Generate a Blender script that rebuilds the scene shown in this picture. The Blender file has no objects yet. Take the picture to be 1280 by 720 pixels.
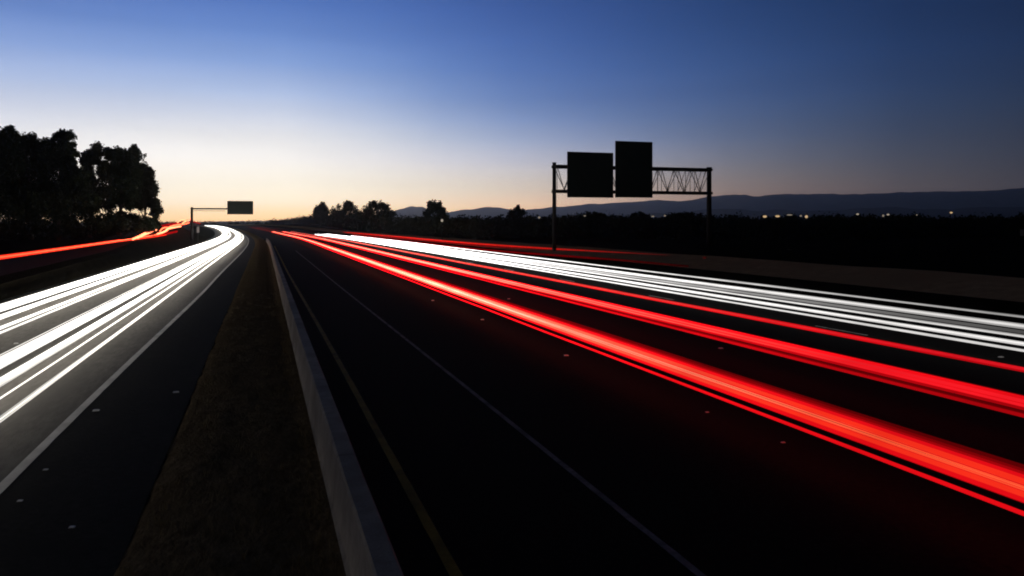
import bpy, bmesh, math, random
from mathutils import Vector, noise

sc = bpy.context.scene
COL = sc.collection
PI = math.pi

# ------------------------------------------------------------------ camera and measuring helpers
F = 1000.0                       # focal length in photo pixels (1280 wide)
H = 4.2                          # eye height above the carriageway
HY = 281.0                       # horizon line in the photo
TH = math.atan(310.0 / F)        # camera looks this far right of the road's direction
CT, ST = math.cos(TH), math.sin(TH)

cam = bpy.data.cameras.new('camera')
cam_o = bpy.data.objects.new('camera', cam)
COL.objects.link(cam_o)
cam.sensor_width = 36.0
cam.lens = 36.0 * F / 1280.0
cam.shift_y = -(360.0 - HY) / 1280.0
cam.clip_start = 0.1
cam.clip_end = 60000.0
cam_o.location = (0, 0, H)
cam_o.rotation_euler = (PI / 2, 0, -TH)
sc.camera = cam_o


def at(px, py, d):
    """world point seen at photo pixel (px, py) at camera depth d"""
    u = (px - 640.0) / F
    return Vector((d * (ST + u * CT), d * (CT - u * ST), H + d * (HY - py) / F))


def bend(Y):
    t = max(0.0, Y - 150.0)
    return -t * t / 7750.0 if t < 700 else -(700 ** 2 / 7750.0) - (t - 700) * 0.18


def sm(a, b, x):
    t = min(1.0, max(0.0, (x - a) / (b - a)))
    return t * t * (3 - 2 * t)


def rise(Y):
    return 3.1 * sm(260.0, 700.0, Y)


def P(X, Y, z):
    return Vector((X + bend(Y), Y, z + rise(Y)))


def lat(slope, drop):
    """lateral offset of a line parallel to the road from its slope dx/dy in the photo"""
    return slope * drop * CT


YS = [-30, -20, -12, -6, -2, 2, 5, 8, 11, 14, 17, 20, 24, 28, 32, 37, 42, 48, 55, 62, 70, 79, 88, 98, 110, 122, 135,
      150, 165, 180, 195, 210, 225, 240, 256, 272, 290, 310, 330, 350, 372, 395, 420, 445, 470, 500, 530, 560, 590,
      620, 650, 675, 700]

# ------------------------------------------------------------------ objects


def link_mesh(name, me, mat=None, parent=None):
    o = bpy.data.objects.new(name, me)
    COL.objects.link(o)
    if mat is not None:
        me.materials.append(mat)
    if parent is not None:
        o.parent = parent
    return o


def from_bm(name, bm, mat, parent=None, smooth=False):
    me = bpy.data.meshes.new(name)
    bm.normal_update()
    bm.to_mesh(me)
    bm.free()
    if smooth:
        for p in me.polygons:
            p.use_smooth = True
    return link_mesh(name, me, mat, parent)


def from_data(name, vs, fs, mat, parent=None, smooth=False):
    me = bpy.data.meshes.new(name)
    me.from_pydata([tuple(v) for v in vs], [], fs)
    me.update()
    if smooth:
        for p in me.polygons:
            p.use_smooth = True
    return link_mesh(name, me, mat, parent)


def tag(o, label=None, cat=None, group=None, kind=None):
    if label:
        o['label'] = label
    if cat:
        o['category'] = cat
    if group:
        o['group'] = group
    if kind:
        o['kind'] = kind
    return o


def empty(name, loc, label, cat, group=None, rz=0.0):
    o = bpy.data.objects.new(name, None)
    o.empty_display_size = 0.3
    COL.objects.link(o)
    o.location = loc
    o.rotation_euler = (0, 0, rz)
    return tag(o, label, cat, group)


def structure(name, label, vs, fs, mat, smooth=False):
    o = from_data(name, vs, fs, mat, None, smooth)
    return tag(o, label, name.replace('_', ' '), kind='structure')


# ------------------------------------------------------------------ mesh helpers


def box(bm, x0, x1, y0, y1, z0, z1, bev=0.0):
    vs = [bm.verts.new(p) for p in ((x0, y0, z0), (x1, y0, z0), (x1, y1, z0), (x0, y1, z0),
                                    (x0, y0, z1), (x1, y0, z1), (x1, y1, z1), (x0, y1, z1))]
    fs = [bm.faces.new([vs[i] for i in q]) for q in ((0, 3, 2, 1), (4, 5, 6, 7), (0, 1, 5, 4), (1, 2, 6, 5),
                                                      (2, 3, 7, 6), (3, 0, 4, 7))]
    if bev > 0:
        es = list({e for f in fs for e in f.edges})
        bmesh.ops.bevel(bm, geom=es, offset=bev, segments=2, affect='EDGES')


def tube_data(path, rad, n=8, cap=True):
    """path: Vectors; rad: number or list. returns verts, faces"""
    vs, fs = [], []
    m = len(path)
    for i, p in enumerate(path):
        a = path[max(0, i - 1)]
        b = path[min(m - 1, i + 1)]
        t = (b - a).normalized()
        up = Vector((0, 0, 1)) if abs(t.z) < 0.95 else Vector((1, 0, 0))
        s = t.cross(up).normalized()
        u = s.cross(t).normalized()
        r = rad[i] if isinstance(rad, (list, tuple)) else rad
        for k in range(n):
            an = 2 * PI * k / n
            vs.append(p + s * (r * math.cos(an)) + u * (r * math.sin(an)))
    for i in range(m - 1):
        for k in range(n):
            k2 = (k + 1) % n
            fs.append((i * n + k, i * n + k2, (i + 1) * n + k2, (i + 1) * n + k))
    if cap:
        fs.append(tuple(reversed(range(n))))
        fs.append(tuple((m - 1) * n + k for k in range(n)))
    return vs, fs


def merge(parts):
    vs, fs = [], []
    for v, f in parts:
        o = len(vs)
        vs += list(v)
        fs += [tuple(i + o for i in q) for q in f]
    return vs, fs


def profile_strip(prof, ys, fn=P):
    """prof(Y) -> list of (X, z); extruded along the road"""
    vs, fs = [], []
    n = None
    for Y in ys:
        pr = prof(Y)
        n = len(pr)
        for X, z in pr:
            vs.append(fn(X, Y, z))
    for i in range(len(ys) - 1):
        for k in range(n - 1):
            fs.append((i * n + k, i * n + k + 1, (i + 1) * n + k + 1, (i + 1) * n + k))
    return vs, fs


# ------------------------------------------------------------------ materials


def new_mat(name):
    m = bpy.data.materials.new(name)
    m.use_nodes = True
    nt = m.node_tree
    return m, nt, nt.nodes['Principled BSDF']


def surf(name, c1, c2, scale=3.0, rough=0.9, detail=8, bump=0.0, bump_scale=40.0, c3=None, stretch=(1, 1, 1), spec=0.3,
         metallic=0.0):
    """procedural surface: two noise scales mixing two (three) real base colours, with optional bump"""
    m, nt, b = new_mat(name)
    N, L = nt.nodes, nt.links
    tc = N.new('ShaderNodeTexCoord')
    mp = N.new('ShaderNodeMapping')
    mp.inputs['Scale'].default_value = stretch
    L.new(tc.outputs['Object'], mp.inputs['Vector'])
    n1 = N.new('ShaderNodeTexNoise')
    n1.inputs['Scale'].default_value = scale
    n1.inputs['Detail'].default_value = detail
    n1.inputs['Roughness'].default_value = 0.65
    L.new(mp.outputs[0], n1.inputs['Vector'])
    r = N.new('ShaderNodeValToRGB')
    r.color_ramp.elements[0].position = 0.32
    r.color_ramp.elements[1].position = 0.7
    r.color_ramp.elements[0].color = (*c1, 1)
    r.color_ramp.elements[1].color = (*c2, 1)
    L.new(n1.outputs['Fac'], r.inputs[0])
    out = r.outputs[0]
    if c3 is not None:
        n2 = N.new('ShaderNodeTexNoise')
        n2.inputs['Scale'].default_value = scale * 0.12
        n2.inputs['Detail'].default_value = 4
        L.new(mp.outputs[0], n2.inputs['Vector'])
        mr = N.new('ShaderNodeMapRange')
        mr.inputs[1].default_value = 0.45
        mr.inputs[2].default_value = 0.68
        L.new(n2.outputs['Fac'], mr.inputs[0])
        mx = N.new('ShaderNodeMix')
        mx.data_type = 'RGBA'
        L.new(mr.outputs[0], mx.inputs[0])
        L.new(out, mx.inputs[6])
        mx.inputs[7].default_value = (*c3, 1)
        out = mx.outputs[2]
    L.new(out, b.inputs['Base Color'])
    b.inputs['Roughness'].default_value = rough
    b.inputs['Specular IOR Level'].default_value = spec
    b.inputs['Metallic'].default_value = metallic
    if bump > 0:
        n3 = N.new('ShaderNodeTexNoise')
        n3.inputs['Scale'].default_value = bump_scale
        n3.inputs['Detail'].default_value = 6
        L.new(mp.outputs[0], n3.inputs['Vector'])
        bp = N.new('ShaderNodeBump')
        bp.inputs['Strength'].default_value = bump
        bp.inputs['Distance'].default_value = 0.05
        L.new(n3.outputs['Fac'], bp.inputs['Height'])
        L.new(bp.outputs[0], b.inputs['Normal'])
    return m


def glow(name, col, near, far, y0=10.0, y1=110.0, vary=0.12, col2=None, power=1.0):
    """light of a lamp drawn out along the road: overexposure painted in as stronger, paler emission with distance"""
    m, nt, b = new_mat(name)
    N, L = nt.nodes, nt.links
    N.remove(b)
    g = N.new('ShaderNodeNewGeometry')
    sp = N.new('ShaderNodeSeparateXYZ')
    L.new(g.outputs['Position'], sp.inputs[0])
    mr = N.new('ShaderNodeMapRange')
    mr.inputs[1].default_value = y0
    mr.inputs[2].default_value = y1
    L.new(sp.outputs['Y'], mr.inputs[0])
    pw = N.new('ShaderNodeMath')
    pw.operation = 'POWER'
    L.new(mr.outputs[0], pw.inputs[0])
    pw.inputs[1].default_value = power
    st = N.new('ShaderNodeMapRange')
    st.inputs[3].default_value = near
    st.inputs[4].default_value = far
    L.new(pw.outputs[0], st.inputs[0])
    nz = N.new('ShaderNodeTexNoise')
    nz.noise_dimensions = '1D'
    nz.inputs['Scale'].default_value = 0.35
    nz.inputs['Detail'].default_value = 3
    L.new(sp.outputs['Y'], nz.inputs['W'])
    mr2 = N.new('ShaderNodeMapRange')
    mr2.inputs[1].default_value = 0.3
    mr2.inputs[2].default_value = 0.7
    mr2.inputs[3].default_value = 1 - vary
    mr2.inputs[4].default_value = 1 + vary
    L.new(nz.outputs['Fac'], mr2.inputs[0])
    mu = N.new('ShaderNodeMath')
    mu.operation = 'MULTIPLY'
    L.new(st.outputs[0], mu.inputs[0])
    L.new(mr2.outputs[0], mu.inputs[1])
    e = N.new('ShaderNodeEmission')
    e.inputs['Color'].default_value = (*col, 1)
    if col2 is not None:
        mx = N.new('ShaderNodeMix')  # far colour paints the burnt-out look into the emission
        mx.data_type = 'RGBA'
        L.new(pw.outputs[0], mx.inputs[0])
        mx.inputs[6].default_value = (*col, 1)
        mx.inputs[7].default_value = (*col2, 1)
        L.new(mx.outputs[2], e.inputs['Color'])
    L.new(mu.outputs[0], e.inputs['Strength'])
    L.new(e.outputs[0], N['Material Output'].inputs['Surface'])
    return m


M = {}
M['asphalt'] = surf('asphalt', (.014, .0135, .013), (.030, .029, .028), 9.0, 1.0, spec=.03, bump=.5, bump_scale=60,
                    c3=(.020, .0195, .019))
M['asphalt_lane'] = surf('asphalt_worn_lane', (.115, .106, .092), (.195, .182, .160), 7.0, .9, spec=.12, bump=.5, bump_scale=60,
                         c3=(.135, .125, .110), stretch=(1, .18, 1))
M['asphalt_shoulder'] = surf('asphalt_shoulder', (.020, .019, .0175), (.040, .038, .035), 8.0, 1.0, bump=.5, bump_scale=60,
                               c3=(.027, .0255, .0235), spec=.05)
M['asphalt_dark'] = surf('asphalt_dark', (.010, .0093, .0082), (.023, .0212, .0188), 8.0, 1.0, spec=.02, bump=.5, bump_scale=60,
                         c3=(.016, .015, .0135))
M['dirt'] = surf('dry_dirt', (.13, .088, .042), (.32, .23, .12), 5.0, 1.0, spec=0.0, bump=1.0, bump_scale=14,
                 c3=(.20, .142, .07), stretch=(1, .5, 1))
M['slope'] = surf('dry_slope', (.42, .27, .13), (.64, .43, .22), 1.2, 1.0, bump=.8, bump_scale=5, c3=(.46, .30, .15), spec=0.0)
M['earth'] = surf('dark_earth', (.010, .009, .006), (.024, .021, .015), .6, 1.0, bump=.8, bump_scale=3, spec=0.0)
M['field'] = surf('field', (.02, .02, .012), (.05, .045, .03), .02, 1.0)
M['concrete'] = surf('concrete', (.36, .30, .215), (.54, .465, .35), 4.0, .9, bump=.3, bump_scale=25, c3=(.26, .215, .155))
M['white_paint'] = surf('white_paint', (.52, .50, .45), (.80, .78, .71), 10.0, .7, c3=(.30, .29, .265))
M['yellow_paint'] = surf('yellow_paint', (.34, .25, .015), (.52, .39, .03), 10.0, .9, c3=(.24, .18, .02), spec=.1)
M['edge_paint'] = surf('edge_paint', (.74, .71, .64), (.88, .86, .80), 10.0, .8, c3=(.62, .60, .54))
M['worn_paint'] = surf('worn_paint', (.20, .19, .18), (.40, .385, .36), 10.0, .9, c3=(.12, .115, .11), spec=.1)
M['steel'] = surf('galvanised_steel', (.018, .018, .018), (.036, .036, .034), 3.0, .8, spec=.1)
M['sign'] = surf('sign_face', (.010, .022, .018), (.016, .030, .024), 1.5, .6)
M['sign_rim'] = surf('sign_rim', (.05, .05, .05), (.09, .09, .09), 2.0, .5)
M['bark'] = surf('bark', (.03, .022, .015), (.07, .05, .035), 6.0, 1.0, bump=.8, bump_scale=12)
M['leaf'] = surf('leaves', (.012, .018, .008), (.026, .034, .016), 1.4, .9, spec=.05)
M['leaf2'] = surf('olive_leaves', (.016, .018, .009), (.028, .030, .016), 1.4, .9, spec=.05)
M['mountain'] = surf('mountain', (.03, .03, .028), (.07, .066, .056), .002, 1.0, c3=(.022, .024, .02), spec=0.0)
M['lattice'] = surf('lattice_steel', (.22, .22, .215), (.34, .34, .33), 3.0, .6, metallic=.1)
M['marker'] = surf('marker_ceramic', (.72, .70, .66), (.85, .83, .78), 20, .4)
M['lamp_body'] = surf('lamp_body', (.012, .012, .012), (.02, .02, .019), 5, .8, spec=.05)
M['pale_metal'] = surf('pale_metal', (.45, .45, .44), (.62, .62, .60), 6, .5)

# cast joints every 6 m in the concrete barrier
nt = M['concrete'].node_tree
b_ = nt.nodes['Principled BSDF']
src = b_.inputs['Base Color'].links[0].from_socket
tc_ = nt.nodes.new('ShaderNodeTexCoord')
sx_ = nt.nodes.new('ShaderNodeSeparateXYZ')
nt.links.new(tc_.outputs['Object'], sx_.inputs[0])
pp_ = nt.nodes.new('ShaderNodeMath')
pp_.operation = 'PINGPONG'
nt.links.new(sx_.outputs['Y'], pp_.inputs[0])
pp_.inputs[1].default_value = 3.0
mr_ = nt.nodes.new('ShaderNodeMapRange')
mr_.inputs[1].default_value = .012
mr_.inputs[2].default_value = .05
mr_.inputs[3].default_value = .6
mr_.inputs[4].default_value = 1.0
nt.links.new(pp_.outputs[0], mr_.inputs[0])
mx_ = nt.nodes.new('ShaderNodeMix')
mx_.data_type = 'RGBA'
mx_.inputs[6].default_value = (.05, .046, .04, 1)
nt.links.new(mr_.outputs[0], mx_.inputs[0])
nt.links.new(src, mx_.inputs[7])
nt.links.new(mx_.outputs[2], b_.inputs['Base Color'])

# ------------------------------------------------------------------ the ground and the roads
S = 16000.0
vs = [(-S, -S, -.25), (S, -S, -.25), (S, S, -.25), (-S, S, -.25)]
structure('ground', 'dark plain reaching to the mountains', vs, [(0, 1, 2, 3)], M['field'])

YR = YS + [760, 820, 900]
L_OUT, L_SH = -14.0, -1.72


def edge_x(Y):          # the white line on the right of the left carriageway drifts a little
    s = 1.0 - .10 * sm(12, 60, Y) - .10 * sm(60, 140, Y)
    return -s * H * CT


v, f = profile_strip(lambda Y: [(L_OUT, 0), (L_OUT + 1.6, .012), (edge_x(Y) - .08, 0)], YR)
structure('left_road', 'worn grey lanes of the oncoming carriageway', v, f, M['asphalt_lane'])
v, f = profile_strip(lambda Y: [(edge_x(Y) - .08, 0), (L_SH, -.03)], YR)
structure('left_shoulder', 'dark asphalt shoulder between white line and median dirt', v, f, M['asphalt_shoulder'])

BARL, BARR = .97, 1.29
# median of dry dirt: a fine uneven sheet near the camera
vs, fs = [], []
nx = 26
ymed = [(-6 + .28 * i) for i in range(180)] + [y for y in YR if y > 45]
for Y in ymed:
    for k in range(nx + 1):
        t = k / nx
        wob = .11 * noise.noise(Vector((0, Y * .35, 3.1))) + .06 * noise.noise(Vector((0, Y * 1.3, 7.1)))
        X = (L_SH + wob) * (1 - t) + (BARL + .02) * t
        z = -.02 + .05 * math.sin(PI * min(1, t * 1.15)) + .05 * noise.noise(Vector((X * 1.1, Y * .8, 0))) \
            + .03 * noise.noise(Vector((X * 4, Y * 3, 5)))
        if k == 0:
            z = -.045
        if k >= nx - 2:
            z = .01
        vs.append(P(X, Y, z))
for i in range(len(ymed) - 1):
    for k in range(nx):
        a = i * (nx + 1) + k
        fs.append((a, a + 1, a + nx + 2, a + nx + 1))
structure('median', 'strip of dry brown dirt beside the concrete barrier', vs, fs, M['dirt'], True)

rnd = random.Random(77)
vs, fs = [], []
for k in range(420):
    Y0 = 6.5 + 45 * rnd.random() ** 1.7
    X0 = rnd.uniform(L_SH + .15, BARL - .12) if rnd.random() < .65 else (BARL - .22 + rnd.uniform(-.12, .1))
    for q in range(rnd.randint(5, 14)):
        X, Y = X0 + rnd.gauss(0, .07), Y0 + rnd.gauss(0, .09)
        if X > BARL - .03:
            continue
        hgt = rnd.uniform(.05, .17)
        an = rnd.uniform(0, 2 * PI)
        lx, ly = rnd.gauss(0, .05), rnd.gauss(0, .05)
        wx, wy = .006 * math.cos(an), .006 * math.sin(an)
        i0 = len(vs)
        vs += [(X - wx, Y - wy, -.03), (X + wx, Y + wy, -.03), (X + lx * .5 + wx * .6, Y + ly * .5 + wy * .6, hgt * .6),
               (X + lx * .5 - wx * .6, Y + ly * .5 - wy * .6, hgt * .6), (X + lx * 1.4, Y + ly * 1.4, hgt)]
        fs += [(i0, i0 + 1, i0 + 2, i0 + 3), (i0 + 3, i0 + 2, i0 + 4)]
M['straw'] = surf('straw', (.16, .12, .06), (.34, .27, .15), 8.0, 1.0, spec=.05)
tag(from_data('dry_grass', vs, fs, M['straw']), 'sparse dry grass tufts on the median dirt', 'grass', kind='stuff')

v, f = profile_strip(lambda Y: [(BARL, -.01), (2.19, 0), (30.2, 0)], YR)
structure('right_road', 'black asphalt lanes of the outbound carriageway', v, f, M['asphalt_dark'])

# embankment right of the road: dark ditch, tan slope, field behind it
v, f = profile_strip(lambda Y: [(30.2, -.004), (31.4, -.12), (33.0, .68)], YR)
structure('ditch', 'dark ditch along the far edge of the road', v, f, M['earth'])


def slope_prof(Y):
    j = .10 * noise.noise(Vector((Y * .12, 2.2, 0)))
    return [(33.0, .68), (34.6, .93 + j * .3), (36.4, 1.2 + j * .5), (38.0, 1.42 + j)]


ysl = sorted(set([round(-30 + 2.5 * i, 2) for i in range(90)] + [y for y in YR if y > 190]))
v, f = profile_strip(slope_prof, ysl)
structure('embankment', 'bare tan earth slope beyond the white light trails', v, f, M['slope'], True)
v, f = profile_strip(lambda Y: [slope_prof(Y)[3], (44, 1.45), (90, 1.5), (260, 1.3), (420, -.35)], ysl)
structure('verge', 'dark scrub ground behind the tan slope', v, f, M['earth'])

# left side: the exit ramp climbs on its own bank
RAMP = [(-30, -12.4, 1.45), (38, -14.6, 1.45), (60, -15.8, 1.42), (100, -18.0, 1.35), (118, -18.9, 1.7),
        (132, -19.5, 2.2), (158, -20.3, 3.0), (200, -21.4, 4.0), (222, -22.0, 4.05), (250, -23.0, 3.2),
        (300, -24.0, .8), (900, -30, .5)]


def ramp(Y):
    for (a, xa, za), (b, xb, zb) in zip(RAMP, RAMP[1:]):
        if Y <= b:
            t = max(0, (Y - a) / (b - a))
            return xa + (xb - xa) * t, za + (zb - za) * t
    return RAMP[-1][1:]


yrm = sorted(set([-30, -10] + [4 * i for i in range(0, 76)] + [y for y in YR if y > 300]))
v, f = profile_strip(lambda Y: [(ramp(Y)[0] - 3.2, ramp(Y)[1]), (ramp(Y)[0] + 1.6, ramp(Y)[1])], yrm)
structure('ramp', 'exit ramp climbing left of the oncoming lanes', v, f, M['asphalt'])
v, f = profile_strip(lambda Y: [(ramp(Y)[0] + 1.6, ramp(Y)[1] - .002), (ramp(Y)[0] + 2.3, ramp(Y)[1] - .25),
                                (max(L_OUT - .1, min(L_OUT, ramp(Y)[0] + 4)) - .05, .0) if ramp(Y)[0] < -17 else
                                (L_OUT + .05 + max(0, ramp(Y)[0] + 1.6 + .9 - L_OUT) * 0 + (.9 if ramp(Y)[0] > -15 else 0), .004)],
                     yrm)
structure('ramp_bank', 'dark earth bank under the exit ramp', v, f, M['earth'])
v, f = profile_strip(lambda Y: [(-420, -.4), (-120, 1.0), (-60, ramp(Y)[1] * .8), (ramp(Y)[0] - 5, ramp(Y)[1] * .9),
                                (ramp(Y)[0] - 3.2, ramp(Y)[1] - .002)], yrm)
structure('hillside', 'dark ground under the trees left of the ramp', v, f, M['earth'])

# ------------------------------------------------------------------ painted lines (each its own sheet, 4 mm up)


def line(name, label, xf, w, mat, y0=2.0, y1=620.0, cat=None, rough=.012):
    ys = [y0] + [y0 + .6 * i for i in range(1, 160) if y0 + .6 * i < min(y1, 95)] + [y for y in YR if y > 95 and y < y1]
    vs, fs = [], []
    for Y in ys:
        j = rough * noise.noise(Vector((Y * 1.7, xf(Y), 0)))
        k = rough * noise.noise(Vector((Y * 1.9, xf(Y) + 9, 4)))
        vs.append(P(xf(Y) - w / 2 + j, Y, .008))
        vs.append(P(xf(Y) + w / 2 + k, Y, .008))
    for i in range(len(ys) - 1):
        a = 2 * i
        fs.append((a, a + 1, a + 3, a + 2))
    return structure(name, label, vs, fs, mat)


line('edge_line', 'white edge line beside the dark left shoulder', lambda Y: edge_x(Y), .18, M['edge_paint'])
line('yellow_line', 'faint yellow line just right of the concrete barrier',
     lambda Y: lat(.547 - .05 * sm(20, 80, Y), H), .15, M['yellow_paint'], y1=170)
line('lane_line', 'thin white line across the black asphalt right of the yellow line',
     lambda Y: lat(1.245 - .02 * sm(15, 60, Y), H), .11, M['worn_paint'], y1=150)


def dash_row(name, label, X, starts, length, w):
    vs, fs = [], []
    for y0 in starts:
        a = len(vs)
        for k in range(5):
            Y = y0 + length * k / 4
            vs += [P(X - w / 2, Y, .007), P(X + w / 2, Y, .007)]
        for k in range(4):
            q = a + 2 * k
            fs.append((q, q + 1, q + 3, q + 2))
    return structure(name, label, vs, fs, M['white_paint'])


dash_row('lane_dashes', 'worn white dashes on the far lane', lat(5.45, H), [9.5, 25.0, 40, 55, 70, 85], 3.0, .11)
# ------------------------------------------------------------------ concrete barrier
vs, fs = [], []
prof = [(BARL - .06, -.06), (BARL, .10), (1.02, .78), (1.045, .81), (1.275, .81), (1.30, .78), (1.325, .10), (1.37, -.02)]
ysb = sorted(set([-6 + 1.0 * i for i in range(100)] + [y for y in YR if 94 < y < 220]))
for Y in ysb:
    j = .006 * noise.noise(Vector((Y * .4, 0, 0)))
    for X, z in prof:
        vs.append(P(X + j, Y, z + j))
n = len(prof)
for i in range(len(ysb) - 1):
    for k in range(n - 1):
        a = i * n + k
        fs.append((a, a + 1, a + n + 1, a + n))
fs.append(tuple(range(n)))
tag(from_data('concrete_barrier', vs, fs, M['concrete']),
    'long low concrete barrier running up the median beside the dirt strip', 'barrier')

# ------------------------------------------------------------------ raised pavement markers


def make_marker():
    bm = bmesh.new()
    vs0 = [bm.verts.new(p) for p in ((-.06, -.055, 0), (.06, -.055, 0), (.06, .055, 0), (-.06, .055, 0),
                                     (-.045, -.025, .022), (.045, -.025, .022), (.045, .025, .022), (-.045, .025, .022))]
    for q in ((0, 1, 5, 4), (1, 2, 6, 5), (2, 3, 7, 6), (3, 0, 4, 7), (4, 5, 6, 7)):
        bm.faces.new([vs0[i] for i in q])
    return bm


mk0 = from_bm('pavement_marker', make_marker(), M['marker'])
first = True
MARK = [(57, 588, 'small pale marker nearest the left edge line'),
        (25, 627, 'small pale marker closest to the lower left corner'),
        (90, 660, 'small pale marker lowest on the dark left shoulder'),
        (120, 514, 'small pale marker on the left shoulder just inside the white line'),
        (220, 491, 'small pale marker at the edge of the median dirt'),
        (979, 554, 'bright pavement marker under the wide red trail, nearest the camera'),
        (884, 516, 'pavement marker under the wide red trail, second from the camera'),
        (708, 445, 'pavement marker below the wide red trail beneath the sign gantry'),
        (603, 400, 'pavement marker in the black lane left of the gantry post'),
        (541, 376, 'farthest pavement marker on the black lane beside the red trail'),
        (636, 374, 'pavement marker between the two brightest red trails'),
        (1251, 447, 'pavement marker between thin red trail and white trails'),
        (901, 436, 'pavement marker between the two red trails right of centre'),
        (20, 430, 'pavement marker between the two white trail bands at the left')]
for px, py, lab in MARK:
    d = F * H / (py - HY)
    p = at(px, py, d)
    o = mk0 if first else mk0.copy()
    if not first:
        COL.objects.link(o)
    first = False
    o.location = (p.x, p.y, .012)
    o.rotation_euler = (0, 0, random.Random(px).uniform(-.2, .2))
    s = 1.2 if d > 18 else .66
    o.scale = (s, s, s)
    tag(o, lab, 'road marker', 'raised markers dotted on the lanes')

# ------------------------------------------------------------------ light trails
rng = random.Random(7)
WHITE = {}
for k, (a, b) in enumerate(((.70, 6), (1.05, 8), (7.0, 12), (.42, 5))):
    WHITE[k] = glow('headlight_white_%d' % k, (1.0, .955, .88), a, b, 14, 110, vary=.12)
GREY = {k: glow('headlight_distant_%d' % k, (1.0, .97, .95), a, b, 16, 140, power=1.6)
        for k, (a, b) in enumerate(((.05, 5), (.30, 6), (.66, 8), (1.0, 9)))}
RED = {0: glow('tail_lamp_dim', (1.0, .004, .012), .10, .5, 12, 90),
       6: glow('tail_lamp_half', (1.0, .004, .010), .36, 3.0, 12, 90),
       9: glow('tail_lamp_far', (1.0, .02, .015), .55, .55, 12, 90),
       7: glow('tail_lamp_quarter', (1.0, .004, .010), .20, .8, 12, 90),
       8: glow('tail_lamp_hot', (1.0, .12, .045), 1.05, 1.9, 10, 40, col2=(1.0, .80, .52), power=1.2),
       1: glow('tail_lamp_red', (1.0, .005, .010), .78, 5.0, 12, 90),
       2: glow('tail_lamp_bright', (1.0, .03, .012), .95, 1.3, 12, 46, col2=(1.0, .52, .28), power=1.3),
       3: glow('tail_lamp_core', (1.0, .085, .03), 1.0, 1.7, 10, 42, col2=(1.0, .84, .58), power=1.2),
       4: glow('tail_lamp_second', (1.0, .012, .020), .9, 1.5, 15, 62, col2=(1.0, .66, .42), power=1.3),
       5: glow('tail_lamp_third', (1.0, .012, .022), .72, 1.1, 18, 110, col2=(1.0, .45, .30), power=1.2)}


def strand(X, h, r, y0, y1, seed, wob=.035, n=6):
    path = []
    for Y in [y0] + [y for y in YS if y0 < y < y1] + [y1]:
        dx = wob * noise.noise(Vector((Y * .03, seed, 0)))
        dz = .5 * wob * noise.noise(Vector((Y * .11, seed + 5, 2)))
        path.append(P(X + dx, Y, h + dz))
    return tube_data(path, r, n)


def band(ya, yb, xe, drop):
    """slope limits and thickness of a band that spans ya..yb on photo column xe"""
    out = []
    for y in (ya, yb):
        out.append(lat((xe - 330.0) / (y - HY), drop))
    return out


def trail(label, bands, cat='light trail', group=None, y0=-14.0, y1=690.0):
    """bands: (ya, yb, xe, height, strands, materials, [fill])"""
    root = empty('light_trail', P(bands_center(bands), max(20.0, y0), 0.0), label, cat, group)
    inv = root.location
    for bi, (ya, yb, xe, h, n, mats) in enumerate(bands):
        drop = H - h
        rp = (yb - ya) / (2 * n) * (1.5 if n > 1 else 1.0)
        for i in range(n):
            y = (ya + rp) + (yb - ya - 2 * rp) * (i / (n - 1) if n > 1 else .5)
            sl = (xe - 330.0) / (y - HY)
            X = lat(sl, drop)
            z = abs(X) / (CT * abs(xe - 330.0) / F)
            r = rp * math.cos(math.atan(1 / abs(sl))) * z / F * .98
            v, f = strand(X, h + rng.uniform(-.005, .005), r, y0, y1, rng.uniform(0, 99))
            v = [p - inv for p in v]
            from_data('streak', v, f, mats[i % len(mats)], root, True)
    return root


def bands_center(bands):
    ya, yb, xe, h = bands[0][:4]
    return lat((xe - 330.0) / ((ya + yb) / 2 - HY), H - h)


W = WHITE
G_L = 'white headlight trails of the oncoming lanes'
G_R = 'white light trails across the far lanes'
G_T = 'red tail light trails of the outbound lanes'
trail('broad white light trail farthest left, bordering the dark bank below the red ramp trail',
      [(380.05, 389.95, 0, .66, 6, [W[0], W[1], W[2], W[1], W[0], W[0]]), (393.35, 399.45, 0, .62, 4, [W[0], W[2], W[1], W[0]])], group=G_L, y1=650)
trail('narrow double white light trail just right of the leftmost white one',
      [(407.78, 412.12, 0, .66, 3, [W[0], W[1], W[0]]), (414.32, 417.28, 0, .62, 2, [W[0], W[3]])], group=G_L, y1=650)
trail('widest white light trail in the middle of the oncoming lanes',
      [(442.69, 444.41, 0, .74, 1, [W[3]]), (446.55, 461.45, 0, .66, 8, [W[0], W[1], W[2], W[1], W[0], W[1], W[2], W[0]])], group=G_L, y1=650)
trail('medium white light trail directly right of the widest oncoming one',
      [(471.55, 479.45, 0, .64, 4, [W[0], W[2], W[1], W[0]]), (480.50, 485.00, 0, .62, 3, [W[0], W[0], W[3]])], group=G_L, y1=650)
trail('thinnest white light trail, second in from the white edge line',
      [(496.40, 500.10, 0, .64, 2, [W[0], W[1]])], group=G_L, y1=650)
trail('single white light trail nearest the white edge line',
      [(521.05, 527.95, 0, .66, 4, [W[3], W[0], W[1], W[0]])], group=G_L, y1=650)

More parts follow.
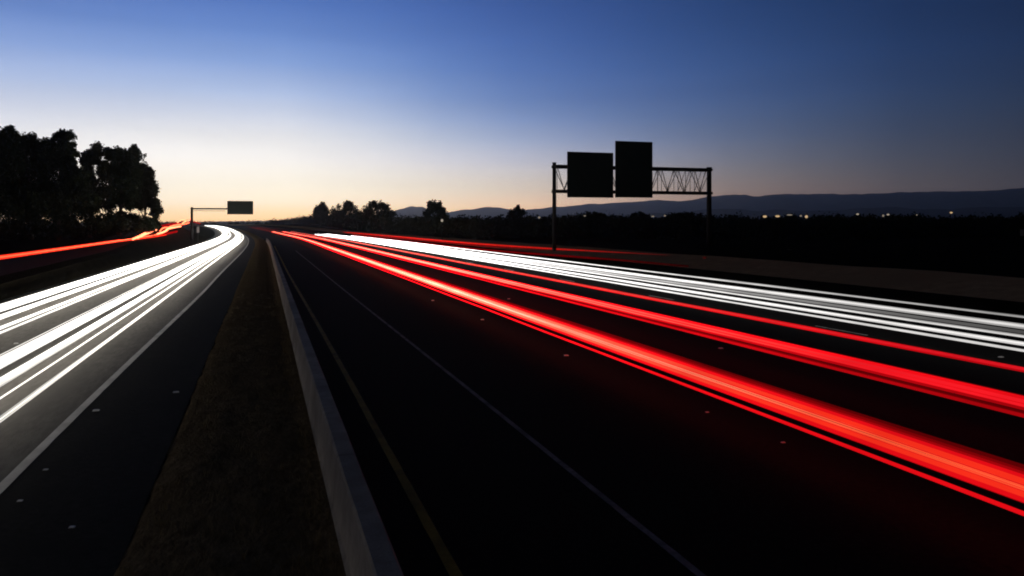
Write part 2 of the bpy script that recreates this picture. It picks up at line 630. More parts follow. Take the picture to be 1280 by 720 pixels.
R = RED
trail('widest orange red light trail, crossing the middle of the black lanes',
      [(581, 590, 1280, .96, 3, [R[0], R[0], R[7]]), (587, 597, 1280, .94, 4, [R[7], R[6], R[6], R[1]]),
       (594, 606, 1280, .91, 5, [R[1], R[1], R[2], R[2], R[2]]),
       (603, 618, 1280, .87, 9, [R[2], R[3], R[1], R[3], R[8], R[2], R[3], R[1], R[2]]),
       (615, 627, 1280, .82, 5, [R[2], R[2], R[2], R[1], R[1]]), (625, 630, 1280, .79, 2, [R[6], R[7]])],
      group=G_T, y1=360)
trail('thin red light trail running close under the widest orange red one',
      [(638.5, 645, 1280, .74, 1, [R[1]])], group=G_T, y1=360)
trail('second red light trail, with a bright upper and a dim lower streak',
      [(494, 499, 1280, .9, 2, [R[7], R[1]]), (497.5, 509, 1280, .88, 5, [R[1], R[4], R[4], R[1], R[4]]), (507.5, 513, 1280, .84, 2, [R[1], R[6]]),
       (514, 523, 1280, .79, 4, [R[0], R[7], R[6], R[6]])], group=G_T, y1=360)
trail('thin red light trail just below the white trails on the right',
      [(458.5, 465, 1280, .85, 4, [R[6], R[5], R[5], R[6]])], group=G_T, y1=360)
trail('faint far stub of red light trail where the outbound lanes bend away',
      [(598, 606, 1280, .9, 2, [R[9], R[9]]), (640, 644, 1280, .74, 1, [R[9]]), (503, 506, 1280, .88, 1, [R[9]])], group=G_T, y0=365, y1=520)
G = GREY
trail('brightest pair of white light trails lowest of those on the right',
      [(427.4, 432.6, 1280, .64, 3, [G[2], G[3], G[2]]), (436.3, 439.9, 1280, .62, 2, [G[2], G[2]])], group=G_R, y1=300)
trail('soft grey and white light trail in the middle of those on the right',
      [(413.2, 417.6, 1280, .66, 3, [G[0], G[0], G[0]]), (418.8, 422.2, 1280, .64, 2, [G[1], G[2]])], group=G_R, y1=300)
trail('wide pale grey light trail second from the top on the right',
      [(404.8, 411.4, 1280, .7, 4, [G[1], G[2], G[2], G[1]])], group=G_R, y1=300)
trail('faint thin grey light trail topmost of those on the right, beside the ditch',
      [(394.3, 397.6, 1280, .8, 2, [G[0], G[1]])], group=G_R, y1=250)

# red trails on the roads at the two sides


def free_trail(label, lines, group=None):
    p0 = lines[0][0][0]
    root = empty('light_trail', (p0.x, p0.y, p0.z - .8), label, 'light trail', group)
    for path, r, m in lines:
        # smooth the way points
        pts = []
        for i in range(len(path) - 1):
            a, b = path[i], path[i + 1]
            pa = path[i - 1] if i else a - (b - a)
            nb = path[i + 2] if i + 2 < len(path) else b + (b - a)
            for k in range(6):
                t = k / 6
                pts.append(.5 * ((2 * a) + (b - pa) * t + (2 * pa - 5 * a + 4 * b - nb) * t * t
                                 + (3 * a - pa - 3 * b + nb) * t ** 3))
        pts.append(path[-1])
        v, f = tube_data([p - root.location for p in pts], r, 6)
        from_data('streak', v, f, m, root, True)
    return root


R_RAMP = glow('ramp_tail_lamp', (1.0, .03, .012), 1.1, 2.2, 40, 140)
R_RAMPC = glow('ramp_tail_lamp_core', (1.0, .11, .045), 1.2, 5.0, 40, 150)
R_HOT = glow('ramp_brake_lamp', (1.0, .20, .09), 4.0, 5.0, 40, 150)
R_SOFT = glow('ramp_tail_lamp_dim', (1.0, .004, .008), .18, .45, 40, 150)


def pts(*a):
    return [at(*q) for q in a]


free_trail('long red light trail climbing the exit ramp at the left edge',
           [(pts((-60, 329, 40), (0, 321.6, 48), (80, 310.6, 70), (150, 300.6, 106), (185, 295.4, 124), (203, 291.8, 134)), .055, R_RAMPC),
            (pts((-60, 331.4, 40), (0, 323.6, 48), (80, 312, 70), (150, 301.8, 106), (190, 296.5, 126), (208, 293.5, 138)), .05, R_RAMP),
            (pts((-60, 326.5, 40), (0, 319.8, 48), (80, 309.2, 70), (150, 299.6, 106)), .04, R_RAMP)])
free_trail('bright wavering red and white light trail at the top of the exit ramp',
           [(pts((166, 299, 113), (174, 295.5, 118), (184, 290.5, 125), (195, 287.4, 133)), .15, R_HOT),
            (pts((172, 297.6, 117), (182, 293, 123), (190, 289.6, 129)), .12, R_HOT),
            (pts((197, 292.6, 131), (203, 290.6, 138), (209, 287.6, 147)), .17, R_HOT),
            (pts((208, 286.6, 147), (216, 284.6, 155), (226, 282.8, 174)), .15, R_HOT),
            (pts((200, 289, 136), (203, 285.6, 141), (208, 284.2, 148), (212, 284.8, 152)), .10, R_RAMPC),
            (pts((212, 283.6, 152), (220, 281.4, 168), (229, 280.2, 184), (236, 278.6, 198)), .13, R_RAMPC),
            (pts((222, 278.6, 180), (225, 275.6, 186), (231, 274.2, 196)), .10, R_HOT),
            (pts((231, 276.2, 198), (236, 274, 204), (241, 275.6, 212)), .09, R_RAMPC),
            (pts((228, 279, 186), (233, 276.4, 196)), .12, R_HOT)])
free_trail('dull red light trail glowing behind the bright ones on the ramp',
           [(pts((178, 285.6, 128), (190, 285, 140), (205, 281.8, 156), (222, 278.5, 186)), .17, R_SOFT),
            (pts((196, 295.2, 131), (208, 292.3, 140), (221, 289.3, 150)), .17, R_SOFT),
            (pts((236, 276.8, 206), (244, 277.8, 210), (250, 279.5, 216)), .14, R_SOFT)])

R_SIDE = glow('side_road_tail_lamp', (1.0, .02, .012), .03, 1.0, 58, 150)
R_SIDE2 = glow('side_road_tail_lamp_dim', (1.0, .006, .012), .02, .35, 58, 170)
free_trail('dim red light trail along the tan slope left of the sign gantry',
           [(pts((882, 323.0, 70), (860, 321.5, 74), (740, 314, 92), (620, 306.3, 122), (560, 301.5, 150), (500, 296, 200), (440, 291, 300), (400, 288, 430)), .11, R_SIDE),
            (pts((860, 324.0, 74), (740, 316, 92), (620, 308.3, 122), (560, 303, 150), (500, 297.6, 200), (440, 292, 300), (400, 288.6, 430)), .1, R_SIDE2)],
           G_T)
free_trail('darkest red light trail, low beside the upper edge of the white trails',
           [(pts((860, 333.6, 66), (740, 322.5, 84), (620, 313.5, 110), (560, 307.6, 140), (500, 300.8, 190), (440, 293.6, 280)), .12, R_SIDE2)], G_T)

# ------------------------------------------------------------------ sign gantry on the right


def rod(a, b, r, n=8):
    return tube_data([Vector(a), Vector(b)], r, n)


def beam_bm(bm, x0, x1, y0, y1, z0, z1, bev=.02):
    box(bm, x0, x1, y0, y1, z0, z1, bev)


def bx(name, mat, parent, dims, bev=.02):
    bm = bmesh.new()
    box(bm, *dims, bev)
    return from_bm(name, bm, mat, parent)


GY = 94.2
gl = at(694, HY, 100)
XL, XR = 34.75, 56.75


def gz(py, d):
    return H + (HY - py) * d / F


gan = empty('sign_gantry', (XL, GY, 0), 'tall steel gantry on two posts carrying two black sign boards', 'gantry')
wz = lambda py, d=100: gz(py, d)
for X, w, top, gz0 in ((0, .26, wz(203.5), .8), (XR - XL, .34, wz(209.5, 106.6), 1.2)):
    bm = bmesh.new()
    v, f = tube_data([Vector((X, 0, gz0)), Vector((X, 0, top))], [w, w * .92], 14)
    post = from_data('post', v, f, M['steel'], gan, True)
    bx('base_plate', M['steel'], post, (X - w * 1.7, X + w * 1.7, -w * 1.7, w * 1.7, gz0 - .05, gz0 + .06))
    v, f = tube_data([Vector((X, 0, top - .01)), Vector((X, 0, top + .06))], w * 1.12, 14)
    from_data('post_cap', v, f, M['steel'], post)
zt, zb = wz(208), wz(239)
ztr = zt - .02
for y in (-.55, .55):
    bx('top_chord', M['steel'], gan, (.12, XR - XL - .12, y - .17, y + .17, zt - .2, zt + .2))
    bx('bottom_chord', M['steel'], gan, (.12, XR - XL - .12, y - .16, y + .16, zb - .19, zb + .19))
for X in (0, XR - XL):
    for z in (zt, zb):
        bx('cross_arm', M['steel'], gan, (X - .11, X + .11, -.75, .75, z - .17, z + .17))
# lattice of thin diagonals in both faces
npan = 9
pw = (XR - XL - .3) / npan
for y in (-.55, .55):
    ps = []
    for i in range(npan):
        x0, x1 = .15 + i * pw, .15 + (i + 1) * pw
        xm = (x0 + x1) / 2
        off = .25 if y > 0 else -.25
        ps.append(rod((x0 + .1, y, zt - .18), (xm + off, y, zb + .17), .055))
        ps.append(rod((xm + off, y, zb + .17), (x1 - .1, y, zt - .18), .045))
        ps.append(rod((x0 + .02, y, zt - .18), (x0 + .02, y, zb + .17), .035))
    v, f = merge(ps)
    from_data('lattice', v, f, M['lattice'], gan, True)
ps = []
for i in range(npan * 2):
    x0, x1 = .15 + i * pw / 2, .15 + (i + 1) * pw / 2
    a, b = (-.45, .45) if i % 2 else (.45, -.45)
    ps.append(rod((x0, a, zb), (x1, b, zb), .045))
    ps.append(rod((x0, a, zb), (x0, a * -1 * -1, zt), .04) if i % 3 == 0 else rod((x0, b, zb), (x1, b, zt), .04))
v, f = merge(ps)
from_data('inner_bracing', v, f, M['lattice'], gan, True)


def on_plane(px, y):
    """world x of photo column px on the plane at world y, and its camera depth"""
    u = (px - 640.0) / F
    d = y / (CT - u * ST)
    return d * (ST + u * CT), d


def sign_board(px0, px1, py0, py1, label, d0):
    x0, da = on_plane(px0, GY - .94)
    x1, db = on_plane(px1, GY - .94)
    x0, x1, d0 = x0 - XL, x1 - XL, (da + db) / 2
    z1 = gz(py0, d0)
    z0 = gz(py1, d0)
    b = bx('sign_board', M['sign'], gan, (x0 + .06, x1 - .06, -.98, -.90, z0 + .06, z1 - .06), .01)
    b['label'] = label
    bm = bmesh.new()
    box(bm, x0, x1, -1.0, -.88, z1 - .10, z1, .015)
    box(bm, x0, x1, -1.0, -.88, z0, z0 + .10, .015)
    box(bm, x0, x0 + .10, -1.0, -.88, z0 + .102, z1 - .102, .015)
    box(bm, x1 - .10, x1, -1.0, -.88, z0 + .102, z1 - .102, .015)
    from_bm('sign_frame', bm, M['sign_rim'], b)
    for k in range(4):
        xx = x0 + (x1 - x0) * (k + .5) / 4
        bx('mounting_bracket', M['steel'], b, (xx - .06, xx + .06, -.878, -.74, z0 + .2, z1 - .2), .01)
    return b


sign_board(709, 766.5, 190.3, 247, 'lower, squarer black board on the left', 99.6)
sign_board(769, 815.5, 176.8, 247, 'taller, narrower black board in the middle', 101.3)

# ------------------------------------------------------------------ cantilever sign far up the road on the left
d2 = 178.0
base = at(239.8, HY, d2)
can = empty('cantilever_sign', (base.x, base.y, 0), 'single post with a long arm holding a dark sign over the far oncoming lanes',
            'road sign')
k2 = d2 / F
za = gz(260.8, d2)
v, f = tube_data([Vector((0, 0, .0)), Vector((0, 0, gz(259, d2)))], [.30, .26], 12)
from_data('post', v, f, M['steel'], can, True)
x_s0, ds0 = on_plane(284, base.y - .38)
x_end, ds1 = on_plane(316.5, base.y - .38)
x_s0 -= base.x
x_end -= base.x
y_end = 0
bx('arm', M['steel'], can, (.1, x_end - .2, -.14, .14, za - .16, za + .16))
bx('arm_brace', M['steel'], can, (.1, x_s0 - .4, -.10, .10, za - .52, za - .42))
zs1, zs0 = gz(251.2, (ds0 + ds1) / 2), gz(268, (ds0 + ds1) / 2)
sb = bx('sign_board', M['sign'], can, (x_s0 + .05, x_end - .05, -.42, -.34, zs0 + .05, zs1 - .05), .01)
bm = bmesh.new()
for q in ((x_s0, x_end, zs1 - .12, zs1), (x_s0, x_end, zs0, zs0 + .12), (x_s0, x_s0 + .12, zs0 + .122, zs1 - .122),
          (x_end - .12, x_end, zs0 + .122, zs1 - .122)):
    box(bm, q[0], q[1], -.44, -.32, q[2], q[3], .01)
from_bm('sign_frame', bm, M['sign_rim'], sb)
for k in range(3):
    xx = x_s0 + (x_end - x_s0) * (k + .5) / 3
    bx('mounting_bracket', M['steel'], sb, (xx - .08, xx + .08, -.318, -.145, za - .5, za + .5), .01)

# small signs at the roadsides


def small_sign(name, p, ground, w, h, label, cat, mat=None):
    e = empty(name, (p.x, p.y, ground), label, cat)
    z = p.z - ground
    v, f = tube_data([Vector((0, 0, 0)), Vector((0, 0, z + h / 2 - .05))], .045, 8)
    from_data('post', v, f, M['steel'], e, True)
    bx('sign_plate', mat or M['pale_metal'], e, (-w / 2, w / 2, -.075, -.05, z - h / 2, z + h / 2), .008)
    return e


small_sign('roadside_sign', at(247.5, 287, 150), .05, .45, 1.1,
           'small upright sign on the dark bank beside the curve of white trails', 'roadside sign', M['lattice'])
small_sign('roadside_sign', at(986, 314.5, 88), 1.45, .55, .45,
           'small pale plate on a post in the dark verge right of the gantry', 'roadside sign')
small_sign('roadside_sign', at(1277, 291, 86), 1.45, .55, .7,
           'pale plate on a post in the dark at the right edge', 'roadside sign')

# ------------------------------------------------------------------ trees


def leaf_cloud(clumps, leaf, rnd, per):
    """clumps: (center, radius). Each gets leaf-sized quads spread through its volume, thinning outwards"""
    vs, fs = [], []
    for c, r in clumps:
        for _ in range(per):
            q = Vector((rnd.gauss(0, .42), rnd.gauss(0, .42), rnd.gauss(0, .40)))
            if q.length > 1.25:
                q *= 1.25 / q.length
            p = c + q * r
            a = Vector((rnd.gauss(0, 1), rnd.gauss(0, 1), rnd.gauss(0, 1))).normalized()
            b = a.cross(Vector((rnd.gauss(0, 1), rnd.gauss(0, 1), rnd.gauss(0, 1)))).normalized()
            s = leaf * rnd.uniform(.5, 1.2)
            i = len(vs)
            vs += [p - a * s * .5, p + b * s * .28, p + a * s * .5, p - b * s * .28]
            fs.append((i, i + 1, i + 2, i + 3))
    return vs, fs


def build_tree(label, base, height, clumps, leaf, per, seed, mat, trunk_r=.22, group=None, cat='tree', name='leafy_tree',
               limbs=7):
    """clumps are given relative to the base"""
    rnd = random.Random(seed)
    e = empty(name, base, label, cat, group)
    v, f = leaf_cloud(clumps, leaf * .78, rnd, int(per * 1.5))
    sprigs = []
    for c, r in clumps:
        for _ in range(5):
            q = Vector((rnd.gauss(0, 1), rnd.gauss(0, 1), rnd.gauss(.25, 1))).normalized()
            sprigs.append((c + q * r * rnd.uniform(.75, 1.15), r * rnd.uniform(.22, .36)))
    v, f = merge([(v, f), leaf_cloud(sprigs, leaf * .6, rnd, 16)])
    from_data('crown', v, f, mat, e)
    cz = min(c.z - r for c, r in clumps)
    cx = sum(c.x for c, r in clumps) / len(clumps)
    cy = sum(c.y for c, r in clumps) / len(clumps)
    mid = Vector((cx, cy, cz + .45 * (height - cz)))
    parts = []
    path = [Vector((0, 0, -.3)), Vector((mid.x * .12, mid.y * .12, mid.z * .3)), Vector((mid.x * .5, mid.y * .5, mid.z * .65)), mid]
    parts.append(tube_data(path, [trunk_r * 1.3, trunk_r, trunk_r * .75, trunk_r * .3], 8))
    for c, r in rnd.sample(clumps, min(limbs, len(clumps))):
        s = path[1].lerp(path[2], rnd.uniform(.2, 1.0))
        m = s.lerp(c, .5) + Vector((0, 0, .1 * (c - s).length))
        parts.append(tube_data([s, m, c], [trunk_r * .5, trunk_r * .3, trunk_r * .1], 6))
    v, f = merge(parts)
    from_data('trunk', v, f, M['bark'], e, True)
    return e


def crown_from_px(outline, d, base, rnd, depth, extra=0):
    """outline: (px, py, radius_px) lobes, gives clumps relative to base, spread in depth"""
    out = []
    for px, py, rp in outline:
        n = max(3, int(rp / 1.5)) + extra
        R0 = rp * d / F
        for k in range(n):
            while True:
                q = Vector((rnd.uniform(-1, 1), rnd.uniform(-1, 1), rnd.uniform(-1, 1)))
                if q.length < 1:
                    break
            c = at(px + q.x * rp * .85, py - q.z * rp * .85, d + q.y * depth)
            rr = R0 * rnd.uniform(.34, .6) if rp > 8 else R0 * rnd.uniform(.6, .95)
            out.append((c - base, rr))
    return out


def px_tree(label, xb, d, ground, lobes, leaf, per, seed, mat='leaf', depth=2.5, trunk_r=.24, group=None, extra=0, name='leafy_tree'):
    b = at(xb, HY, d)
    b.z = ground + (rise(b.y) if xb > 330 else 0)
    rnd = random.Random(seed * 13 + 1)
    cl = crown_from_px(lobes, d, b, rnd, depth, extra)
    top = max(c.z + r for c, r in cl)
    return build_tree(label, b, top, cl, leaf, per, seed, M[mat], trunk_r, group, name=name)


GT = 'big dark trees on the left bank'
px_tree('dark tree cut off by the left edge of the photo', -14, 112, 1.3,
        [(-40, 190, 30), (-20, 180, 20), (6, 176, 15), (13, 169, 8), (-10, 215, 30), (8, 205, 22), (-30, 240, 28), (8, 240, 26)],
        .55, 190, 1, group=GT, extra=4)
px_tree('dark tree with a rounded top next to the left edge tree', 40, 118, 1.3,
        [(30, 182, 14), (45, 180, 12), (22, 200, 18), (48, 205, 15), (38, 225, 24), (30, 250, 22), (58, 245, 20)],
        .55, 170, 2, 'leaf2', group=GT, extra=4)
px_tree('dark tree with a pointed tuft right of the rounded one', 72, 115, 1.3,
        [(63, 182, 10), (72, 176, 9), (84, 170, 8), (85, 182, 9), (80, 194, 12), (88, 203, 7), (58, 192, 10), (69, 188, 12), (63, 204, 8), (76, 206, 10), (92, 192, 5),
         (55, 215, 11), (86, 228, 17), (70, 235, 20), (78, 253, 20), (90, 216, 9), (96, 224, 9), (100, 216, 8), (104, 224, 10), (100, 234, 11), (94, 240, 14)],
        .5, 150, 3, group=GT, extra=3)
px_tree('dark tree with two narrow tufts beside the gap of sky', 112, 124, 1.3,
        [(108, 193, 5), (108, 203, 7), (122, 187, 7), (118, 200, 9), (112, 215, 13), (128, 212, 14), (105, 235, 16), (122, 240, 18), (108, 256, 15)],
        .5, 150, 4, 'leaf2', group=GT, extra=3)
px_tree('tall dark tree with a broken spiky top right of the gap', 150, 128, 1.4,
        [(135, 194, 9), (145, 192, 8), (152, 196, 8), (166, 190, 7), (167, 198, 9), (150, 208, 14), (138, 218, 15), (165, 215, 15),
         (145, 238, 17), (160, 235, 18), (138, 250, 14), (158, 252, 12), (150, 225, 18)],
        .5, 160, 5, group=GT, extra=3)
px_tree('rightmost dark tree of the left bank with a drooping side over the ramp', 181, 134, 2.0,
        [(174, 203, 10), (184, 212, 9), (178, 222, 13), (188, 222, 6), (184, 236, 12), (192, 242, 7), (195, 252, 7), (180, 250, 10),
         (193, 259, 6), (168, 240, 14), (170, 256, 10), (182, 228, 14), (186, 248, 10), (194, 268, 5), (198, 262, 4)],
        .48, 150, 6, 'leaf2', group=GT, extra=2, trunk_r=.2)


def shrub_mass(name, label, spec, mat, leaf, per, seed):
    """spec: list of (center Vector, radius)"""
    rnd = random.Random(seed)
    v, f = leaf_cloud(spec, leaf, rnd, per)
    return tag(from_data(name, v, f, M[mat]), label, 'woodland', kind='stuff')


# undergrowth beneath the left trees
rnd = random.Random(31)
sp = []
for i in range(320):
    px = rnd.uniform(-80, 196)
    d = rnd.uniform(98, 124) + max(0, px) * .10
    top = 246 if px < 125 else (268 if px < 165 else 273)
    g = 299 - 14 * max(0, px) / 200
    py = rnd.uniform(top, g)
    sp.append((at(px, py, d), rnd.uniform(.8, 1.6) if px < 125 else rnd.uniform(.6, .9)))
shrub_mass('undergrowth', 'dark undergrowth below the big trees on the left', sp, 'leaf', .5, 120, 32)

# mid distance trees standing up from the dark wood
GM = 'trees standing above the distant wood'
px_tree('small round tree farthest left above the distant wood', 401, 520, 1.5, [(397, 263, 4.5), (402, 259.5, 4.5), (407, 262.5, 4.5), (401, 265, 6), (399, 269, 6), (406, 268, 5)],
        1.5, 150, 21, group=GM, extra=2)
px_tree('tree with a narrow upright tuft beside the small round one', 432, 400, 1.5,
        [(437, 253.5, 4), (432, 257, 6), (438, 260, 6), (426, 263, 6), (443, 266, 7), (430, 268, 9), (419, 267, 6)], 0.95, 100, 22, group=GM, extra=2)
px_tree('broad tree with a flat top in the middle of the distant wood', 472, 300, 1.5,
        [(466, 256.5, 5), (474, 257.5, 6), (483, 260, 6), (464, 264, 8), (478, 266, 9), (488, 267, 6), (458, 268, 6)], 0.8, 100, 23, 'leaf2', group=GM, extra=2)
px_tree('tall rounded tree in front of the mountain foot', 545, 228, 1.5,
        [(543, 256.5, 6), (537, 257, 4), (549, 257.5, 5), (551, 263, 6), (541, 264, 6), (548, 270, 8), (534, 268, 6), (555, 271, 5)], .7, 100, 24, group=GM, extra=2)
px_tree('small pointed dark tree left of the sign gantry', 648, 215, 1.5,
        [(648, 260, 2.4), (648, 263, 4), (645, 266, 5), (652, 267, 5), (640, 269, 5)], .6, 90, 25, group=GM, extra=2)
px_tree('low dark tree just right of the left gantry post', 742, 210, 1.5,
        [(737, 270, 4), (744, 269, 4), (752, 270.5, 3.5)], .6, 90, 26, 'leaf2', group=GM, extra=3)
px_tree('low dark tree seen beneath the taller sign board', 800, 205, 1.5,
        [(795, 270.5, 4), (802, 269.5, 3.5), (809, 270.5, 4)], .6, 90, 27, group=GM, extra=3)
px_tree('low wide tree just left of the right gantry post', 858, 205, 1.5,
        [(848, 271, 4), (857, 269.5, 4), (866, 270.5, 4), (873, 271, 3.5)], .6, 90, 28, 'leaf2', group=GM, extra=3)

# the dark wood itself
rnd = random.Random(41)
sp = []
sp_far = []
px = 338.0
while px < 1420:
    d = 150 + 55 * rnd.random()
    d = max(d, min(880, 37000 / (.91 * max(1, px - 330))) * (1 + .06 * rnd.random()))
    top = 270.3 + 4.0 * noise.noise(Vector((px * .045, 1.7, 0))) + 2.4 * noise.noise(Vector((px * .16, 4.2, 0)))
    if px < 560:
        WT = [(330, 279), (360, 274), (385, 269.5), (450, 268.5), (500, 270.5), (561, 271)]
        for (xa, ya), (xb, yb) in zip(WT, WT[1:]):
            if xa <= px <= xb:
                top = ya + (yb - ya) * (px - xa) / (xb - xa) + 1.5 * noise.noise(Vector((px * .12, 4.2, 0)))
    if False:
        top = 277.5 - (px - 338) * .055
    gy = HY + (H - 1.5 - (rise(d) if px < 520 else 0)) * F / d
    r = rnd.uniform(.8, 1.5) * max(1, (d / 200) ** .8)
    for py in (top + .8 * r * F / d, top + 1.8 * r * F / d, top + 3 * r * F / d, gy - r * 400 / d, (top + gy) / 2):
        (sp_far if px < 480 else sp).append((at(px + rnd.uniform(-3, 3), py, d + rnd.uniform(-4, 4)), r * rnd.uniform(.9, 1.25)))
    px += rnd.uniform(1.6, 3.2)
shrub_mass('distant_wood', 'black belt of trees behind the right verge', sp, 'leaf', .7, 60, 42)
shrub_mass('roadside_wood', 'black low wood beyond the bend of the outbound lanes', sp_far, 'leaf', 1.7, 110, 43)
rnd = random.Random(51)
sp = []
px = -100.0
while px < 350:
    d = 900 + 80 * rnd.random()
    top = 275.5 + 1.6 * noise.noise(Vector((px * .03, 9.7, 0))) + .8 * noise.noise(Vector((px * .2, 4.2, 0)))
    r = rnd.uniform(2.5, 4.0)
    for k in range(3):
        sp.append((at(px, top + r * F / d * (1 + 1.1 * k), d + rnd.uniform(-8, 8)), r))
    px += rnd.uniform(2.0, 4.0)
shrub_mass('far_wood', 'low dark wood on the skyline where the road disappears', sp, 'leaf', 1.9, 60, 52)

# ------------------------------------------------------------------ lights of the town, and glows added for pale tree gaps
LAMP = {k: None for k in range(3)}


def lamp_mat(name, col, s):
    m, nt, b = new_mat(name)
    nt.nodes.remove(b)
    e = nt.nodes.new('ShaderNodeEmission')
    e.inputs[0].default_value = (*col, 1)
    e.inputs[1].default_value = s
    nt.links.new(e.outputs[0], nt.nodes['Material Output'].inputs[0])
    return m


LAMP[0] = lamp_mat('warm_lamp', (1, .68, .36), .55)
LAMP[1] = lamp_mat('cool_lamp', (1, .85, .66), .34)
LAMP[2] = lamp_mat('faint_lamp_or_gap', (1, .85, .66), .2)  # weak lamps, also the added glow of bright tree gaps


def street_lamp_or_gap(px, py, w, h, k, label, d=148.0, ground=1.45):
    p = at(px, py, d)
    e = empty('street_lamp_or_gap', (p.x, p.y, ground), label, 'street lamp', 'lamps shining above the dark wood', rz=-TH)
    z = p.z - ground
    wr, hr = .62 * w * d / F / 2, .85 * h * d / F / 2
    v, f = tube_data([Vector((0, .25, 0)), Vector((0, .25, z + hr + .1)), Vector((0, 0, z + hr + .14))], [.08, .055, .045], 8)
    from_data('pole', v, f, M['lamp_body'], e, True)
    bm = bmesh.new()
    bmesh.ops.create_uvsphere(bm, u_segments=12, v_segments=8, radius=1.0)
    for q in bm.verts:
        q.co = Vector((q.co.x * wr, q.co.y * .12, z + q.co.z * hr))
    hd = from_bm('lamp_head', bm, LAMP[k], e, True)
    bx('lamp_hood', M['lamp_body'], hd, (-wr, wr, -.14, .3, z + hr * .9, z + hr * .9 + .06), .01)
    return e


for q in ((956, 270.6, 8, 3.6, 0, 'long warm lamp, first of the bright row right of the gantry'),
          (972, 270.2, 9, 3.2, 0, 'long warm lamp, second of the bright row right of the gantry'),
          (987, 268.6, 12, 2.0, 2, 'flat faint lamp in the middle of the bright row right of the gantry'),
          (1001, 269.8, 5, 2.6, 2, 'small faint lamp just left of the brightest lamp'),
          (1008, 270.8, 6, 4.4, 0, 'brightest warm lamp at the right end of the row'),
          (1072, 267.6, 6, 2.4, 1, 'single cool lamp in the dark between two clusters'),
          (1104, 269.6, 4.5, 3.6, 2, 'small lamp, left of the pair far right of the gantry'),
          (1110, 268.2, 6, 2.4, 1, 'small cool lamp, right of the pair far right of the gantry'),
          (1189, 265.8, 6, 2.6, 0, 'lone small warm lamp farthest right'),
          (552.5, 275.6, 5, 4.4, 1, 'pale lamp glowing at the foot of the tall rounded tree'),
          (674, 271.8, 5, 3.4, 2, 'faint glow added for a pale patch just left of the left gantry post'),  # pale patch, given a glowing head
          (731, 269.8, 5, 2.0, 2, 'faint glow added for a tree gap just right of the left gantry post'),  # this and the next two: bright gaps in the trees, glow added
          (816, 270.4, 6, 2.2, 2, 'faint glow added for a tree gap below the right edge of the taller sign board'),
          (831, 269.6, 5, 2.2, 2, 'faint glow added for a tree gap between the taller sign board and the right gantry post'),
          (1146, 268.6, 3, 1.8, 2, 'tiny faint lamp between the far pair and the lone lamp at the right')):
    street_lamp_or_gap(*q)

# ------------------------------------------------------------------ mountains
RIDGE = [(-300, 279), (200, 278), (330, 276), (420, 272), (470, 268), (492, 264), (503, 260.5), (512, 257.5), (516, 257), (522, 259), (527, 258),
         (535, 261.5), (545, 264), (560, 265.5), (575, 262.6), (590, 261.5), (602, 259.2), (612, 258.6), (625, 260), (640, 261.6),
         (655, 262.5), (668, 261), (685, 259.5), (700, 258), (730, 255.8), (760, 254), (800, 251.5), (818, 250), (835, 251),
         (850, 252), (862, 250.5), (876, 247.5), (895, 245), (915, 243.8), (932, 243.4), (938, 245), (950, 245.3), (965, 243.8), (980, 242.2),
         (1010, 242.4), (1050, 242.8), (1080, 242.5), (1115, 240.8), (1150, 239.8), (1180, 239), (1215, 238.4), (1250, 237.5),
         (1265, 235.8), (1280, 234.2), (1310, 232), (1400, 230), (1600, 236), (1900, 246)]


def ridge_y(px):
    for (a, ya), (b, yb) in zip(RIDGE, RIDGE[1:]):
        if px <= b:
            return ya + (yb - ya) * (px - a) / (b - a)
    return RIDGE[-1][1]


D_R = 9000.0
rows = 26
cols = [-300 + 4.0 * i for i in range(551)]
vs, fs = [], []
for j in range(rows):
    t = j / (rows - 1)                 # 0 foot, 1 ridge
    for px in cols:
        d = D_R - 2600 * (1 - t)
        top = at(px, ridge_y(px) + 1.0 * noise.fractal(Vector((px * .06, 3.7, 1.1)), 1.0, 2.0, 4), D_R)
        u = at(px, HY, d)
        hz = (top.z + 20) * (t ** .85)
        amp = 55 * math.sin(PI * t) * min(1, hz / 120)
        nz = noise.fractal(Vector((px * .012, t * 1.1, 3.3)), 1.0, 2.0, 5)
        rg = abs(noise.noise(Vector((px * .022 + t * 1.2, t * .5, 8.8))))
        z = -20 + hz + amp * nz - amp * .9 * (rg - .25)
        if j == rows - 1:
            z = top.z
        vs.append((u.x, u.y, z))
nc = len(cols)
for px in cols:                        # back of the range
    u = at(px, HY, D_R + 1800)
    vs.append((u.x, u.y, -20))
for j in range(rows):
    for i in range(nc - 1):
        a = j * nc + i
        fs.append((a, a + 1, a + nc + 1, a + nc))
fv, ff = [], []
fc = [430 + 5.0 * i for i in range(300)]
for j in range(9):
    t = j / 8
    for px in fc:
        D2 = 5200.0
        k = sm(430, 760, px)
        ry = HY - (HY - ridge_y(px)) * (.50 + .10 * noise.noise(Vector((px * .012, 6.6, 0)))) * (.55 + .45 * k) \
            + 1.6 * noise.fractal(Vector((px * .03, 1.2, 4.4)), 1.0, 2.0, 4)
        d = D2 - 1300 * (1 - t)
        u = at(px, HY, d)
        top = at(px, ry, D2)
        z = -20 + (top.z + 20) * t ** .9 + 22 * math.sin(PI * t) * noise.fractal(Vector((px * .03, t * 2, 2.2)), 1.0, 2.0, 4)
        fv.append((u.x, u.y, z))
for px in fc:
    u = at(px, HY, 5900)
    fv.append((u.x, u.y, -20))
for j in range(9):
    for i in range(len(fc) - 1):
        a = j * len(fc) + i
        ff.append((a, a + 1, a + len(fc) + 1, a + len(fc)))
structure('foothills', 'lower dark foothills in front of the mountain range', fv, ff, M['mountain'], True)
structure('mountains', 'long low mountain range beyond the plain', vs, fs, M['mountain'], True)

